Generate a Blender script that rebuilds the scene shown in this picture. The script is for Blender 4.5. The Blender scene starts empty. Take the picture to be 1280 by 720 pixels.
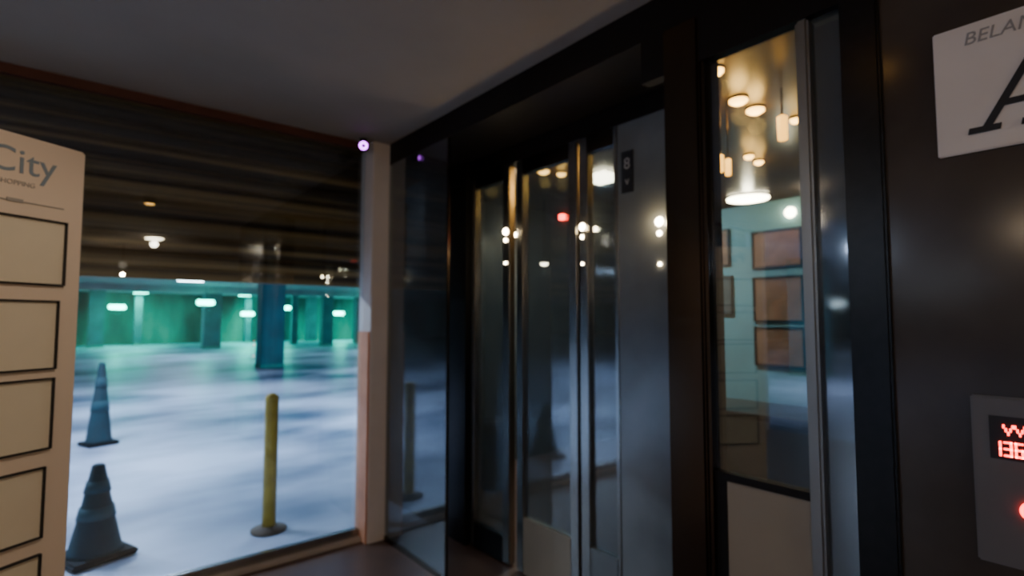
import bpy, bmesh, math
from mathutils import Vector, Matrix
R=math.radians
sc=bpy.context.scene
# ---------------------------------------------------------------- materials
def mat(name,col,rough=0.6,metal=0.0,emit=None,es=0.0,var=0.0,scale=6.0,bump=0.0,spec=0.5,stretch=(1,1,1),col2=None,lo=0.35,hi=0.65,detail=5):
    m=bpy.data.materials.new(name); m.use_nodes=True
    nt=m.node_tree; b=nt.nodes['Principled BSDF']
    b.inputs['Roughness'].default_value=rough; b.inputs['Metallic'].default_value=metal
    b.inputs['Specular IOR Level'].default_value=spec
    c=(*col,1)
    tc=nt.nodes.new('ShaderNodeTexCoord'); mp=nt.nodes.new('ShaderNodeMapping'); mp.inputs['Scale'].default_value=stretch
    nt.links.new(tc.outputs['Object'],mp.inputs['Vector'])
    n=nt.nodes.new('ShaderNodeTexNoise'); n.inputs['Scale'].default_value=scale; n.inputs['Detail'].default_value=detail
    nt.links.new(mp.outputs[0],n.inputs['Vector'])
    cr=nt.nodes.new('ShaderNodeValToRGB'); nt.links.new(n.outputs['Fac'],cr.inputs['Fac'])
    c2=col2 if col2 else tuple(max(0,x*(1-var)) for x in col)
    cr.color_ramp.elements[0].position=lo; cr.color_ramp.elements[1].position=hi
    cr.color_ramp.elements[0].color=(*c2,1); cr.color_ramp.elements[1].color=c
    nt.links.new(cr.outputs[0],b.inputs['Base Color'])
    if bump>0:
        bp=nt.nodes.new('ShaderNodeBump'); bp.inputs['Strength'].default_value=bump; bp.inputs['Distance'].default_value=0.01
        nt.links.new(n.outputs['Fac'],bp.inputs['Height']); nt.links.new(bp.outputs[0],b.inputs['Normal'])
    if emit:
        b.inputs['Emission Color'].default_value=(*emit,1); b.inputs['Emission Strength'].default_value=es
    return m
def glass(name,tint,base=0.06,amp=0.8,rough=0.0,refl_haze=0.0,hcol=(.4,.45,.45)):
    m=bpy.data.materials.new(name); m.use_nodes=True; nt=m.node_tree
    for n in list(nt.nodes): nt.nodes.remove(n)
    o=nt.nodes.new('ShaderNodeOutputMaterial'); mx=nt.nodes.new('ShaderNodeMixShader')
    t=nt.nodes.new('ShaderNodeBsdfTransparent'); t.inputs[0].default_value=(*tint,1)
    g=nt.nodes.new('ShaderNodeBsdfGlossy'); g.inputs['Roughness'].default_value=rough; g.inputs[0].default_value=(.9,.95,1,1)
    lw=nt.nodes.new('ShaderNodeLayerWeight'); lw.inputs['Blend'].default_value=0.5
    p=nt.nodes.new('ShaderNodeMath'); p.operation='POWER'; p.inputs[1].default_value=4
    nt.links.new(lw.outputs['Facing'],p.inputs[0])
    a=nt.nodes.new('ShaderNodeMath'); a.operation='MULTIPLY_ADD'; a.inputs[1].default_value=amp; a.inputs[2].default_value=base
    nt.links.new(p.outputs[0],a.inputs[0]); nt.links.new(a.outputs[0],mx.inputs[0])
    src=t
    if refl_haze>0:  # pale diffuse mixed into the glass to imitate milky reflections
        d=nt.nodes.new('ShaderNodeBsdfDiffuse'); d.inputs[0].default_value=(*hcol,1)
        m2=nt.nodes.new('ShaderNodeMixShader'); m2.inputs[0].default_value=refl_haze
        nt.links.new(t.outputs[0],m2.inputs[1]); nt.links.new(d.outputs[0],m2.inputs[2]); src=m2
    nt.links.new(src.outputs[0],mx.inputs[1]); nt.links.new(g.outputs[0],mx.inputs[2]); nt.links.new(mx.outputs[0],o.inputs[0])
    return m
def em(name,col,s):
    return mat(name,(0.8,0.8,0.8),emit=col,es=s)

M={}
M['ceil']=mat('ceiling_paint',(.47,.385,.295),.8,var=.12,scale=1.5,bump=.05)
M['floor']=mat('floor_brown_tile',(.13,.072,.05),.36,var=.3,scale=3,bump=.05)
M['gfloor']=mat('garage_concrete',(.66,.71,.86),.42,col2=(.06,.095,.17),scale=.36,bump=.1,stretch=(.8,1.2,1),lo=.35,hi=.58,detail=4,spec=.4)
M['gceil']=mat('garage_ceiling',(.38,.41,.45),.9,var=.3,scale=1)
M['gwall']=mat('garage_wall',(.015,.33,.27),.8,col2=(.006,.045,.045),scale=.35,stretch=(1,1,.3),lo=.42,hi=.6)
M['gcol']=mat('garage_column_paint',(.03,.19,.22),.7,var=.3,scale=2)
M['black']=mat('black_granite',(.010,.010,.010),.28,var=.4,scale=30,spec=.25)
M['header']=mat('header_dark',(.010,.007,.005),.5,var=.3,scale=4,spec=.2)
M['stone']=mat('brown_polished_stone',(.085,.068,.054),.16,var=.35,scale=3,spec=.25)
M['steel']=mat('brushed_steel',(.42,.41,.385),.26,metal=1,var=.25,scale=3,stretch=(1,1,.1))
M['steeld']=mat('dull_steel',(.32,.31,.29),.36,metal=.8,var=.3,scale=3,stretch=(1,1,.1))
M['bronze']=mat('dark_bronze',(.09,.065,.045),.24,metal=1,var=.3,scale=3,stretch=(1,1,.2))
M['greydoor']=mat('grey_door_panel',(.31,.325,.315),.25,metal=.35,var=.4,scale=1.6)
M['shut']=mat('shutter_metal',(.42,.27,.11),.45,metal=.15,col2=(.035,.020,.010),scale=1.6,stretch=(.06,1,6),lo=.45,hi=.62)
M['redbrown']=mat('red_brown_head',(.12,.035,.018),.5,var=.3)
M['white']=mat('white_post',(.86,.76,.68),.5,var=.06)
M['orange']=mat('salmon_edge',(.85,.38,.20),.5,var=.15)
M['cream']=mat('cream_board',(.84,.70,.57),.5,var=.06,scale=2)
M['cream2']=mat('cream_insert',(.82,.74,.58),.35,var=.05)
M['ink']=mat('black_ink',(.01,.01,.012),.5)
M['inkb']=mat('blue_grey_ink',(.22,.28,.34),.5)
M['inkg']=mat('grey_ink',(.36,.33,.30),.5)
M['yellow']=mat('yellow_paint',(.66,.45,.06),.45,var=.3,scale=8)
M['base']=mat('bollard_base',(.14,.10,.07),.8,var=.3)
M['cone']=mat('cone_rubber',(.018,.055,.072),.75,var=.2,spec=.2)
M['cone2']=mat('cone_band',(.03,.085,.105),.7,spec=.2)
M['conef']=mat('cone_foot_rubber',(.008,.014,.018),.8,spec=.2)
M['sill']=mat('sill_stone',(.60,.50,.40),.4,var=.2)
M['teal']=mat('teal_reflection',(.21,.44,.50),.6,var=.2,scale=2)
M['poster']=mat('poster_brown',(.34,.16,.085),.5,var=.3,scale=8)
M['poster2']=mat('poster_print',(.12,.14,.14),.5,var=.5,scale=20)
M['tan']=mat('tan_laminate',(.38,.31,.22),.4,var=.15,scale=2)
M['signw']=mat('sign_plate',(.88,.80,.71),.4,var=.05)
M['plate']=mat('call_plate',(.15,.135,.125),.4,metal=.2,var=.1)
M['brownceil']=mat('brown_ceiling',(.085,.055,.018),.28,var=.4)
M['dark']=mat('dark_wall',(.05,.055,.055),.5,var=.3)
M['darkteal']=mat('dark_teal_low_wall',(.03,.055,.055),.4,var=.3)
M['win']=glass('clear_glass',(.90,.95,.97),.07,.6)
M['dglass']=glass('dark_tinted_glass',(.50,.55,.57),.13,.8,0.06,.12,(.42,.48,.48))
M['sglass']=glass('side_glass',(.45,.48,.48),.11,.75,0.06,.05,(.45,.5,.5))
M['pglass']=glass('panel_glass',(.80,.85,.86),.12,.5,0.0,.03)
M['warm']=em('lamp_warm',(1,.47,.09),18)
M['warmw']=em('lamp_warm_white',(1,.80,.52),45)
M['amber']=em('lamp_amber',(1,.42,.05),7)
M['cool']=em('lamp_cool',(.75,.92,1),26)
M['tealL']=em('lamp_teal',(.03,1,.68),24)
M['red']=em('led_red',(1,.03,.015),10)
M['mag']=em('led_magenta',(.62,.1,1),12)
M['fill_globe']=em('fill_globe_glow',(1,.8,.55),.8)

# ---------------------------------------------------------------- helpers
def link(o,parent=None):
    sc.collection.objects.link(o)
    if parent: o.parent=parent
    return o
def empty(name,loc=(0,0,0),rz=0):
    e=bpy.data.objects.new(name,None); e.location=loc; e.rotation_euler=(0,0,rz); e.empty_display_size=.1
    return link(e)
def box(name,a,b,m,parent=None,bevel=0.0):
    lo=[min(a[i],b[i]) for i in range(3)]; hi=[max(a[i],b[i]) for i in range(3)]
    c=[(lo[i]+hi[i])/2 for i in range(3)]
    bm=bmesh.new(); bmesh.ops.create_cube(bm,size=1)
    for v in bm.verts:
        for i in range(3): v.co[i]*=(hi[i]-lo[i])
    if bevel>0: bmesh.ops.bevel(bm,geom=list(bm.edges),offset=bevel,segments=2,affect='EDGES')
    me=bpy.data.meshes.new(name); bm.to_mesh(me); bm.free(); me.materials.append(m)
    o=bpy.data.objects.new(name,me); o.location=c
    return link(o,parent)
def lathe(name,prof,m,loc=(0,0,0),parent=None,seg=32,smooth=True):
    bm=bmesh.new(); rings=[]
    for r,z in prof:
        rings.append([bm.verts.new((r*math.cos(2*math.pi*i/seg),r*math.sin(2*math.pi*i/seg),z)) for i in range(seg)])
    for k in range(len(rings)-1):
        for i in range(seg):
            j=(i+1)%seg; bm.faces.new((rings[k][i],rings[k][j],rings[k+1][j],rings[k+1][i]))
    bm.faces.new(rings[0][::-1]); bm.faces.new(rings[-1])
    me=bpy.data.meshes.new(name); bm.to_mesh(me); bm.free(); me.materials.append(m)
    if smooth:
        for p in me.polygons: p.use_smooth=len(p.vertices)==4
    o=bpy.data.objects.new(name,me); o.location=loc
    return link(o,parent)
def text(name,s,size,loc,rot,m,parent=None,ext=.001,align='CENTER',shear=0,sx=1):
    c=bpy.data.curves.new(name,'FONT'); c.body=s; c.size=size; c.extrude=ext; c.align_x=align; c.shear=shear
    c.materials.append(m); o=bpy.data.objects.new(name,c); o.location=loc; o.rotation_euler=rot; o.scale=(sx,1,1)
    return link(o,parent)
def light(name,kind,loc,power,col,parent=None,size=.2,sy=None,rot=(0,0,0),spot=None):
    l=bpy.data.lights.new(name,kind); l.energy=power; l.color=col
    if kind=='AREA':
        l.size=size
        if sy: l.shape='RECTANGLE'; l.size_y=sy
    else: l.shadow_soft_size=size
    if spot: l.spot_size=spot; l.spot_blend=.7
    o=bpy.data.objects.new(name,l); o.location=loc; o.rotation_euler=rot
    return link(o,parent)
def multi(name,boxes,m):
    bm=bmesh.new()
    for a,b in boxes:
        r=bmesh.ops.create_cube(bm,size=1)
        for v in r['verts']:
            for i in range(3):
                v.co[i]=(a[i]+b[i])/2+v.co[i]*abs(b[i]-a[i])
    me=bpy.data.meshes.new(name); bm.to_mesh(me); bm.free(); me.materials.append(m)
    return link(bpy.data.objects.new(name,me))

CZ=2.75; XW=1.70; YW=3.55; XD=2.10
# ---------------------------------------------------------------- room shell
multi('floor',[((-4,-5,-.1),(6,3.5,0)),((2.1,3.5,-.1),(6,4.45,0))],M['floor'])
multi('ceiling',[((-4,-5,CZ),(XW,3.62,CZ+.1)),((XW,-5,CZ),(6,-.7,CZ+.1))],M['ceil'])
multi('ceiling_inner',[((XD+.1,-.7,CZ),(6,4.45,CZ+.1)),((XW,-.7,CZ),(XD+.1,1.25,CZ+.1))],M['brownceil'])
box('wall_back',(-4,-5.1,0),(6,-5,CZ),M['ceil'])
box('wall_east',(6,-5,0),(6.1,4.45,CZ),M['dark'])
box('wall_north',(XD,4.45,0),(6.1,4.55,CZ+.1),M['dark'])
box('wall_south',(XW+.12,-.7,0),(6,-.6,CZ),M['dark'])
box('wall_right',(XW,-.7,0),(XW+.12,.449,CZ),M['stone'])
multi('trim_header',[((XW,1.25,2.6),(XD+.1,3.62,CZ+.1)),((XW,.449,2.43),(XW+.05,1.25,CZ)),((XD,1.3,2.49),(XD+.1,3.3,2.6))],M['header'])
box('wall_door_side',(XD,3.27,0),(XD+.1,4.45,2.6),M['black'])
box('trim_black_post',(XD-.03,3.0,0),(XD+.1,3.27,2.6),M['black'])

# ---------------------------------------------------------------- street side window
w=empty('window_1')
box('glass',(-3.9,YW-.005,.08),(1.57,YW+.005,CZ),M['win'],w)
box('sill',(-3.9,YW-.06,0),(1.57,YW+.07,.03),M['sill'],w,.006)
box('head',(-3.9,YW-.05,2.70),(1.57,YW-.012,CZ),M['redbrown'],w)
box('bottom_rail',(-3.9,YW-.02,.03),(1.57,YW+.02,.08),M['steel'],w)
t=empty('trim_corner_post')
box('post',(1.575,3.42,0),(XW+.03,3.62,CZ),M['white'],t,.006)
box('edge_strip',(1.562,3.43,0),(1.575,3.60,1.42),M['orange'],t,.004)
box('trim_left_post',(-4,3.45,0),(-3.9,3.62,CZ),M['white'])

def shutter():
    bm=bmesh.new(); x0,x1=-4.0,2.0; z0,z1=1.80,2.98; pitch=.105; n=int((z1-z0)/pitch); pts=[]
    for k in range(n):
        for j in range(9):
            u=j/9; pts.append((-.026*math.sin(math.pi*u)**.7,z0+(k+u)*pitch))
    pts.append((0,z0+n*pitch))
    va=[bm.verts.new((x0,3.74+p[0],p[1])) for p in pts]; vb=[bm.verts.new((x1,3.74+p[0],p[1])) for p in pts]
    for i in range(len(pts)-1): bm.faces.new((va[i],vb[i],vb[i+1],va[i+1]))
    me=bpy.data.meshes.new('slats'); bm.to_mesh(me); bm.free(); me.materials.append(M['shut'])
    return me
s=empty('rolling_shutter')
link(bpy.data.objects.new('slats',shutter()),s)
box('bottom_bar',(-4,3.71,1.74),(2,3.77,1.81),M['shut'],s,.008)
box('guide_rail',(1.76,3.68,0),(1.80,3.80,2.9),M['steel'],s)

# bullet security camera, LED ring recessed in its hood
c=empty('security_camera',(1.50,3.42,CZ-.05))
aim=Vector((-1.5,-3.42,-1.2)).normalized(); q_=aim.to_track_quat('Z','Y').to_euler()
o=lathe('hood',[(.004,-.03),(.034,-.03),(.036,.06),(.030,.06),(.030,.015),(.004,.015)],M['ink'],(0,0,0),c); o.rotation_euler=q_
bpy.ops.mesh.primitive_torus_add(major_radius=.021,minor_radius=.0065,location=(0,0,0))
o=bpy.context.object; o.name='led_ring'; o.data.materials.append(M['mag']); o.parent=c; o.location=aim*.022; o.rotation_euler=q_
lathe('mount',[(.02,.0),(.012,.02),(.012,.04),(.03,.05)],M['ink'],(.008,.02,0),c,16)

# ---------------------------------------------------------------- garage
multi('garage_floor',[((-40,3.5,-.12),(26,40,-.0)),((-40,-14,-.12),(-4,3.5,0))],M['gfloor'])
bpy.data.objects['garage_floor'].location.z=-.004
multi('garage_ceiling',[((-40,3.9,3.15),(26,40,3.3)),((-40,-14,3.15),(-4.3,3.9,3.3)),
   ((-4.3,3.62,CZ+.1),(2.1,3.9,3.3))]+[((-40,y,2.85),(26,y+.5,3.15)) for y in (20,30)],M['gceil'])
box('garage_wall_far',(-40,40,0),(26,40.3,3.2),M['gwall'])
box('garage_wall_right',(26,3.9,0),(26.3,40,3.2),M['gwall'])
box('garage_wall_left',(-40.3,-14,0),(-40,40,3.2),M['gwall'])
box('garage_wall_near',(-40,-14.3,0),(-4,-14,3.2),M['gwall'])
def column(x,y,w=.9):
    e=empty('garage_column',(x,y,0),R(0))
    box('shaft',(-w/2,-w/2,.0),(w/2,w/2,3.15),M['gcol'],e,.03)
    box('skirting',(-w/2-.015,-w/2-.015,0),(w/2+.015,w/2+.015,.12),M['gwall'],e,.01)
for x,y,w_ in [(4.9,18.05,.68),(5.65,31.7,.8),(11.5,31,.6),(14.6,33.5,.6),(1.0,37,.7),(13,38,.6),(3.0,38.5,.4),(9,38.5,.4),(10.6,34,.35),(7.2,39,.3),(-9,16,.8),(-12,6,.8),(-17,2,.8)]: column(x,y,w_)
def glamp(x,y,power,col,m,L=1.4,rz=0,z=3.13):
    e=empty('garage_ceiling_lamp',(x,y,z),rz)
    box('housing',(-L/2,-.09,-.05),(L/2,.09,0),M['gceil'],e,.01)
    box('tube',(-L/2+.04,-.05,-.085),(L/2-.04,.05,-.05),m,e,.015)
    if z<3: box('hanger',(-.02,-.02,0),(.02,.02,3.14-z),M['gceil'],e)
    if power: light('lamp_light','AREA',(0,0,-.10),power,col,e,L,.2)
cool=(.60,.74,1)
for x,y,p in [(-1,6.5,280),(4.5,7.5,260),(1,12,180),(8,14,150),(-7,10,230),(-10,4,230),(-9,-4,130),(-16,-1,120)]:
    glamp(x,y,p,cool,M['cool'])
for x,y,p in [(3.6,24.6,150),(12,23,150),(3.5,32,60)]:
    glamp(x,y,p,(.55,.74,1),M['cool'],1.0)
glamp(-22,4.94,200,cool,M['cool'],2.2,R(90)); glamp(-23.4,6.6,0,cool,M['cool'],1.2,R(90),2.5); glamp(-23.4,9.4,0,cool,M['cool'],1.2,R(90),2.3)
for x,y,p in [(3,37.5,230),(8.5,37.3,260),(16,36,260),(-4,36,160)]:
    glamp(x,y,p,(.03,1,.68),M['tealL'],.8)
for x,y,z,p in [(4.9,29,2.35,50),(13.5,29,2.3,50),(8.4,36,1.9,150),(1.8,35,2.2,150),(10.6,36,2.3,150),(15,38,2.0,190)]:
    L=.38
    e=empty('garage_lantern',(x,y,z))
    box('diffuser',(-L,-.08,-.13),(L,.08,.10),M['tealL'],e,.05)
    box('shade',(-L-.03,-.10,.10),(L+.03,.10,.13),M['gcol'],e,.01)
    box('bracket',(-.012,-.012,.13),(.012,.012,3.12-z),M['gcol'],e)
    light('lantern_light','POINT',(0,-.4,-.3),p,(.03,1,.70),e,.2)

# bollard
b=empty('bollard',(1.14,4.11,0))
lathe('tube',[(.046,0),(.046,.93),(.043,.95),(.030,.965),(.01,.97)],M['yellow'],(0,0,0),b)
lathe('base_plate',[(.12,0),(.12,.012),(.06,.022),(.055,.035)],M['base'],(0,0,0),b)
def cone(x,y,h,w):
    e=empty('traffic_cone',(x,y,0),R(20))
    box('foot',(-w/2,-w/2,0),(w/2,w/2,.04),M['conef'],e,.012)
    r0=w*.40; r1=w*.10
    def rr(f): return r0+(r1-r0)*f
    lathe('body',[(r0*1.1,.04),(r0,.06),(rr(.5),h*.5),(rr(1),h*.985),(r1*.7,h)],M['cone'],(0,0,0),e)
    for f in (.38,.68):
        lathe('band',[(rr(f)+.004,.05+(h-.05)*f),(rr(f+.13)+.004,.05+(h-.05)*(f+.13))],M['cone2'],(0,0,0),e)
cone(.165,4.35,.58,.35); cone(.3,8.2,.98,.32)

# ---------------------------------------------------------------- directory board
d=empty('directory_sign_board',(.015,2.2,0),R(33.6))
box('panel',(-.62,0,.06),(0,.045,2.045),M['cream'],d,.006)
box('plinth',(-.60,-.10,0),(-.02,.16,.06),M['bronze'],d,.006)
rt=(R(90),0,0)
text('title','Park City',.105,(-.085,-.001,1.93),rt,M['inkb'],d,align='RIGHT')
text('subtitle','SHOPPING',.020,(-.14,-.001,1.893),rt,M['inkg'],d,align='RIGHT')
box('rule',(-.55,-.003,1.845),(-.06,0,1.848),M['inkg'],d)
box('rule_block',(-.21,-.004,1.843),(-.17,0,1.853),M['inkg'],d)
for i,(zt,zb,xr) in enumerate([(1.80,1.61,-.056),(1.555,1.355,-.068),(1.32,1.115,-.070),(1.055,.855,-.082),(.80,.60,-.082)]):
    xl=-.55; q=.0045
    box('insert_%d'%i,(xl,-.003,zb),(xr,0,zt),M['cream2'],d)
    box('frame_top_%d'%i,(xl-q,-.012,zt),(xr+q,0,zt+q),M['ink'],d)
    box('frame_bottom_%d'%i,(xl-q,-.012,zb-q),(xr+q,0,zb),M['ink'],d)
    box('frame_left_%d'%i,(xl-q,-.012,zb),(xl,0,zt),M['ink'],d)
    box('frame_right_%d'%i,(xr,-.012,zb),(xr+q,0,zt),M['ink'],d)

# ---------------------------------------------------------------- glazed right side
g=empty('window_2')
box('glass',(XW,2.66,.03),(XW+.012,3.42,2.6),M['sglass'],g)
box('shoe',(XW-.006,2.66,0),(XW+.018,3.42,.03),M['bronze'],g)
box('edge',(XW-.002,2.65,0),(XW+.014,2.662,2.6),M['bronze'],g)

def glassdoor(name,y0,y1,stile,kick,kickm,gm,sm):
    e=empty(name)
    box('glass',(XD+.02,y0+stile,kick),(XD+.03,y1-stile,2.42),gm,e)
    box('stile_a',(XD,y0,.01),(XD+.05,y0+stile,2.49),sm,e,.006)
    box('stile_b',(XD,y1-stile,.01),(XD+.05,y1,2.49),sm,e,.006)
    box('top_rail',(XD,y0+stile,2.40),(XD+.05,y1-stile,2.49),M['bronze'],e)
    box('bottom_rail',(XD,y0+stile,.01),(XD+.05,y1-stile,kick),kickm,e)
    return e
def stile_glint(e,y,z,z2=None):  # glowing discs and light added to imitate lamp glints on the door metal
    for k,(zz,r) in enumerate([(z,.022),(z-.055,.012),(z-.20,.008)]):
        o=lathe('stile_glint_disc_%d'%k,[(r,0),(r*.85,.006),(r*.4,.010)],M['warmw'],(XD-.002,y,zz),e,20); o.rotation_euler=(0,R(-90),0)
    light('stile_glint_light','POINT',(XD-.06,y,z),.7,(1,.78,.45),e,.015)
e=glassdoor('door_1',2.565,3.0,.07,.16,M['black'],M['dglass'],M['steel']); stile_glint(e,2.60,2.06)
e=glassdoor('door_2',1.985,2.50,.065,.33,M['tan'],M['dglass'],M['steel'])
box('led',(XD-.004,2.09,2.065),(XD+.02,2.12,2.095),M['red'],e)
e=glassdoor('door_3',1.70,1.965,.03,.33,M['greydoor'],M['dglass'],M['steel'])
box('stile_wide',(XD-.005,1.90,.01),(XD+.05,1.965,2.49),M['steel'],e,.006); stile_glint(e,1.94,2.0)
e=empty('door_4')
box('leaf',(XD,1.36,.01),(XD+.05,1.70,2.49),M['greydoor'],e,.004)
box('jamb',(XD-.01,1.30,0),(XD+.06,1.36,2.49),M['bronze'],e)
box('number_plate',(XD-.006,1.60,2.13),(XD,1.67,2.34),M['ink'],e)
text('number','8',.08,(XD-.007,1.635,2.25),(R(90),0,R(-90)),M['inkg'],e)
text('arrow','v',.06,(XD-.007,1.635,2.17),(R(90),0,R(-90)),M['inkg'],e)
stile_glint(e,1.455,1.96)

box('trim_bronze_post',(XW-.01,1.0,0),(XW+.14,1.147,2.6),M['bronze'],None,.008)
e=empty('window_3')
box('glass',(XW+.03,.675,.97),(XW+.04,1.0,2.43),M['pglass'],e)
box('stile',(XW,.636,0),(XW+.06,.675,2.43),M['steeld'],e,.008)
box('stile_b',(XW+.005,.985,0),(XW+.06,1.0,2.43),M['bronze'],e)
box('lower_side',(XW+.02,.945,0),(XW+.05,.985,.97),M['header'],e)
box('lower_panel',(XW+.02,.675,.08),(XW+.05,.945,.96),M['tan'],e,.004)
box('mid_rail',(XW+.015,.675,.96),(XW+.055,.985,.985),M['header'],e)
box('bottom_rail',(XW+.01,.675,0),(XW+.06,.985,.08),M['steel'],e)
e=empty('window_4')
box('glass',(XW+.03,.545,.02),(XW+.04,.636,2.43),M['dglass'],e)
box('backing',(XW+.09,.50,0),(XW+.10,.66,2.43),M['greydoor'],e)
box('trim_black_pilaster',(XW-.02,.449,0),(XW+.13,.545,2.6),M['black'],None,.006)

# inner lobby contents; items behind the panel glass stand in for its reflections
box('reflection_backdrop',(4.5,1.2,0),(4.6,3.1,2.5),M['teal'])  # solid backdrop in place of the garage view mirrored in the glass
def poster(name,y0,y1,z0,z1,m):
    e=empty(name)
    box('print',(4.485,y0,z0),(4.5,y1,z1),m,e)
    q=.014
    box('frame_t',(4.475,y0-q,z1),(4.5,y1+q,z1+q),M['ink'],e); box('frame_b',(4.475,y0-q,z0-q),(4.5,y1+q,z0),M['ink'],e)
    box('frame_l',(4.475,y0-q,z0),(4.5,y0,z1),M['ink'],e); box('frame_r',(4.475,y1,z0),(4.5,y1+q,z1),M['ink'],e)
for z0,z1 in [(1.95,2.24),(1.50,1.85),(1.13,1.43)]: poster('framed_poster',1.79,2.166,z0,z1,M['poster'])
poster('framed_notice',2.40,2.60,2.0,2.30,M['poster']); poster('framed_notice',2.38,2.60,1.56,1.88,M['poster2'])
e=empty('low_wall_reflection')  # solid block in place of a low wall mirrored in the glass
box('body',(3.4,1.0,0),(3.9,2.7,.86),M['darkteal'],e,.01); box('top',(3.36,.96,.86),(3.94,2.74,.90),M['black'],e,.008)
e=empty('waste_bin',(2.95,3.83,0))
lathe('bin',[(.10,0),(.12,.02),(.13,.55),(.12,.60),(.09,.62)],M['ink'],(0,0,0),e)

def downlight(x,y,m,r=.045,power=3,col=(1,.62,.25),z=CZ,name='ceiling_downlight'):
    e=empty(name,(x,y,z))
    lathe('lens',[(r*.6,-.035),(r,-.022),(r,-.01)],m,(0,0,0),e)
    lathe('rim',[(r*1.05,-.010),(r*1.15,0)],M['bronze'],(0,0,0),e)
    if z<CZ-.01: lathe('rod',[(.005,0),(.005,CZ-z)],M['bronze'],(0,0,0),e,8)
    if power: light('lamp_light','POINT',(0,0,-.10),power,col,e,.05)
W2=(1,.52,.12)
downlight(2.85,1.44,M['warm'],.05,4,W2); downlight(3.06,1.445,M['warm'],.05,4,W2); downlight(2.42,1.33,M['warm'],.035,3,W2)
downlight(5.27,2.59,M['warmw'],.20,10,(1,.82,.55)); downlight(5.0,2.9,M['warm'],.05,2,W2)
e=empty('wall_lamp',(4.5,1.86,2.38))
o=lathe('lens',[(.045,0),(.04,.02),(.02,.03)],M['warmw'],(0,0,0),e); o.rotation_euler=(0,R(-90),0); light('wall_lamp_light','POINT',(-.15,0,0),1.2,(1,.8,.5),e,.05)
downlight(3.9,1.90,M['warm'],.035,1.5,W2); downlight(4.1,1.92,M['warm'],.035,1.5,W2); downlight(3.4,1.36,M['warm'],.03,1,W2)
downlight(2.98,3.19,M['warm'],.05,4,W2); downlight(3.15,3.15,M['warm'],.04,3,W2); downlight(2.84,3.73,M['warm'],.03,2,W2)
downlight(3.47,4.2,M['warmw'],.08,3,(1,.8,.5),2.4,name='pendant_lamp'); downlight(3.76,4.02,M['warmw'],.04,1,(1,.9,.7),2.1,name='pendant_lamp')
e=empty('wall_sconce',(2.9,1.226,2.53))
lathe('shade',[(.012,-.07),(.024,-.065),(.026,.06),(.012,.07)],M['amber'],(0,0,0),e,16); lathe('stem',[(.006,.07),(.006,.22)],M['bronze'],(0,0,0),e,8)
for x,y,z in [(2.75,1.50,2.37),(2.85,1.51,2.37)]:
    e=empty('wall_sconce',(x,y,z)); lathe('shade',[(.010,-.05),(.017,-.045),(.017,.045),(.008,.05)],M['amber'],(0,0,0),e,12); lathe('stem',[(.004,.05),(.004,CZ-z)],M['bronze'],(0,0,0),e,8)
e=empty('added_lobby_fill',(3.5,3.0,2.74))  # added fill lamp that gives the inner lobby its bluish light
box('diffuser',(-.15,-.15,-.02),(.15,.15,0),M['warmw'],e)
light('lobby_fill_glow','AREA',(0,0,-.03),38,(.50,.84,1),e,.3)

# ---------------------------------------------------------------- signs on stone wall
rw=(R(90),0,R(-90))
e=empty('lift_letter_sign')
box('plate',(XW-.012,.04,1.912),(XW,.333,2.235),M['signw'],e,.003)
text('small_text','BELANJA',.044,(XW-.013,.187,2.182),rw,M['inkg'],e,shear=.2)
def serifA(h):
    def P(x,y): return (x+.18*y,y)
    strokes=[ [P(.02,0),P(.12,0),P(.50,1),P(.40,1)], [P(.54,0),P(.82,0),P(.62,1),P(.38,1)], [P(.20,.30),P(.66,.30),P(.64,.38),P(.23,.38)],
      [P(-.09,0),P(.24,0),P(.24,.08),P(-.09,.08)], [P(.44,0),P(.92,0),P(.92,.08),P(.44,.08)] ]
    bm=bmesh.new()
    for k,s_ in enumerate(strokes):
        f=[bm.verts.new((x*h,y*h,0.0002*k)) for x,y in s_]; face=bm.faces.new(f)
    r=bmesh.ops.extrude_face_region(bm,geom=list(bm.faces))
    for v in [v for v in r['geom'] if isinstance(v,bmesh.types.BMVert)]: v.co.z+=.003
    bmesh.ops.recalc_face_normals(bm,faces=list(bm.faces))
    me=bpy.data.meshes.new('letter_a'); bm.to_mesh(me); bm.free(); me.materials.append(M['ink']); return me
o=bpy.data.objects.new('letter_a',serifA(.18)); o.rotation_euler=rw; o.location=(XW-.0135,.255,1.955); link(o,e)

e=empty('lift_call_panel')
box('plate',(XW-.012,.02,.93),(XW,.295,1.32),M['plate'],e,.004)
box('screen',(XW-.014,.15,1.175),(XW-.011,.262,1.275),M['ink'],e)
def seg(ch,yc,zc,w,h,par):
    S={'0':'abcdef','1':'bc','3':'abcdg','6':'acdefg','8':'abcdefg','9':'abcdfg'}[ch]; t=.0020
    L={'a':((-w,h),(w,h)),'g':((-w,0),(w,0)),'d':((-w,-h),(w,-h)),'b':((w,0),(w,h)),'c':((w,-h),(w,0)),'f':((-w,0),(-w,h)),'e':((-w,-h),(-w,0))}
    for k in S:
        (x0,z0),(x1,z1)=L[k]
        box('segment',(XW-.017,yc-x0+t,zc+min(z0,z1)-t),(XW-.014,yc-x1-t,zc+max(z0,z1)+t),M['red'],par)
for i,ch in enumerate('1369'): seg(ch,.249-i*.019,1.20,.0055,.015,e)
for dy in (-.010,.010):
    for k in range(5): box('arrow_led',(XW-.017,.22+dy+.008-k*.004,1.232+abs(k-2)*.008),(XW-.014,.22+dy+.0045-k*.004,1.240+abs(k-2)*.008),M['red'],e)
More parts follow.
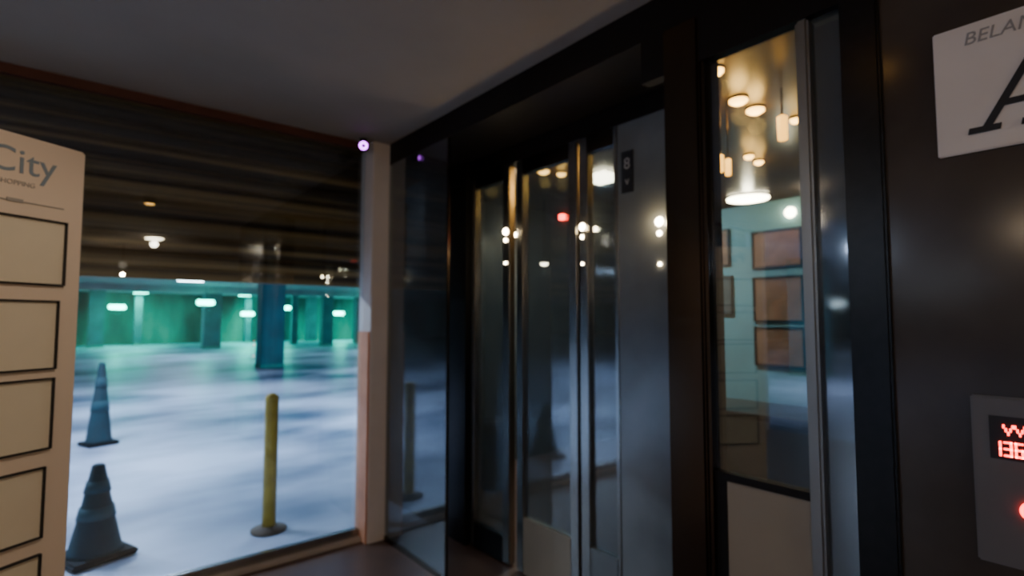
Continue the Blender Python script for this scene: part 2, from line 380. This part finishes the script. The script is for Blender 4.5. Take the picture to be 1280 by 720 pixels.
lathe('button',[(.022,0),(.022,.006),(.017,.009)],M['red'],(XW-.012,.194,1.066),e,20).rotation_euler=(0,R(-90),0)

# ---------------------------------------------------------------- front room lighting
for x,y in [(.91,-2.53),(3.06,-3.1),(4.3,-3.24)]:
    downlight(x,y,M['warmw'],.12,6,(1,.82,.62))
for x,y in [(-1.77,2.0),(-3.25,2.5)]:
    downlight(x,y,M['warmw'],.05,2,(1,.82,.62))
def fill_globe(x,y,z,p):  # unseen globes added behind the camera to warm and brighten the ceiling
    e=empty('added_fill_globe',(x,y,z))
    lathe('fill_globe',[(.01,-.06),(.04,-.05),(.055,-.025),(.06,0),(.055,.025),(.04,.05),(.01,.06)],M['fill_globe'],(0,0,0),e)
    lathe('rod',[(.008,.06),(.008,CZ-z)],M['bronze'],(0,0,0),e,8)
    light('fill_globe_light','POINT',(0,0,-.16),p,(1,.74,.47),e,.03)
fill_globe(-1.3,-1.6,2.4,22); fill_globe(.6,-3.6,2.4,22); fill_globe(-2.6,.6,2.4,14)
e=empty('added_board_spot',(.55,.75,CZ))  # unseen spot added to brighten the directory board
lathe('can',[(.05,-.09),(.05,-.01),(.06,0)],M['ink'],(0,0,0),e); lathe('lens',[(.04,-.095),(.042,-.09)],M['warm'],(0,0,0),e)
dv=Vector((-.15,2.0,1.3))-Vector((.55,.75,2.6))
light('beam','SPOT',(0,0,-.11),38,(1,.80,.62),e,.05,rot=dv.to_track_quat('-Z','Y').to_euler(),spot=R(55))

wd=bpy.data.worlds.new('World'); sc.world=wd; wd.use_nodes=True
wd.node_tree.nodes['Background'].inputs[0].default_value=(.02,.03,.04,1); wd.node_tree.nodes['Background'].inputs[1].default_value=.5
cam=bpy.data.cameras.new('camera'); cam.lens=36*663/1280; cam.sensor_width=36; cam.clip_start=.05
cam.dof.use_dof=True; cam.dof.focus_distance=.75; cam.dof.aperture_fstop=3.4
co=bpy.data.objects.new('camera',cam); co.location=(0,0,1.5); co.rotation_euler=(R(90+3.45),0,R(-39.6)); link(co); sc.camera=co
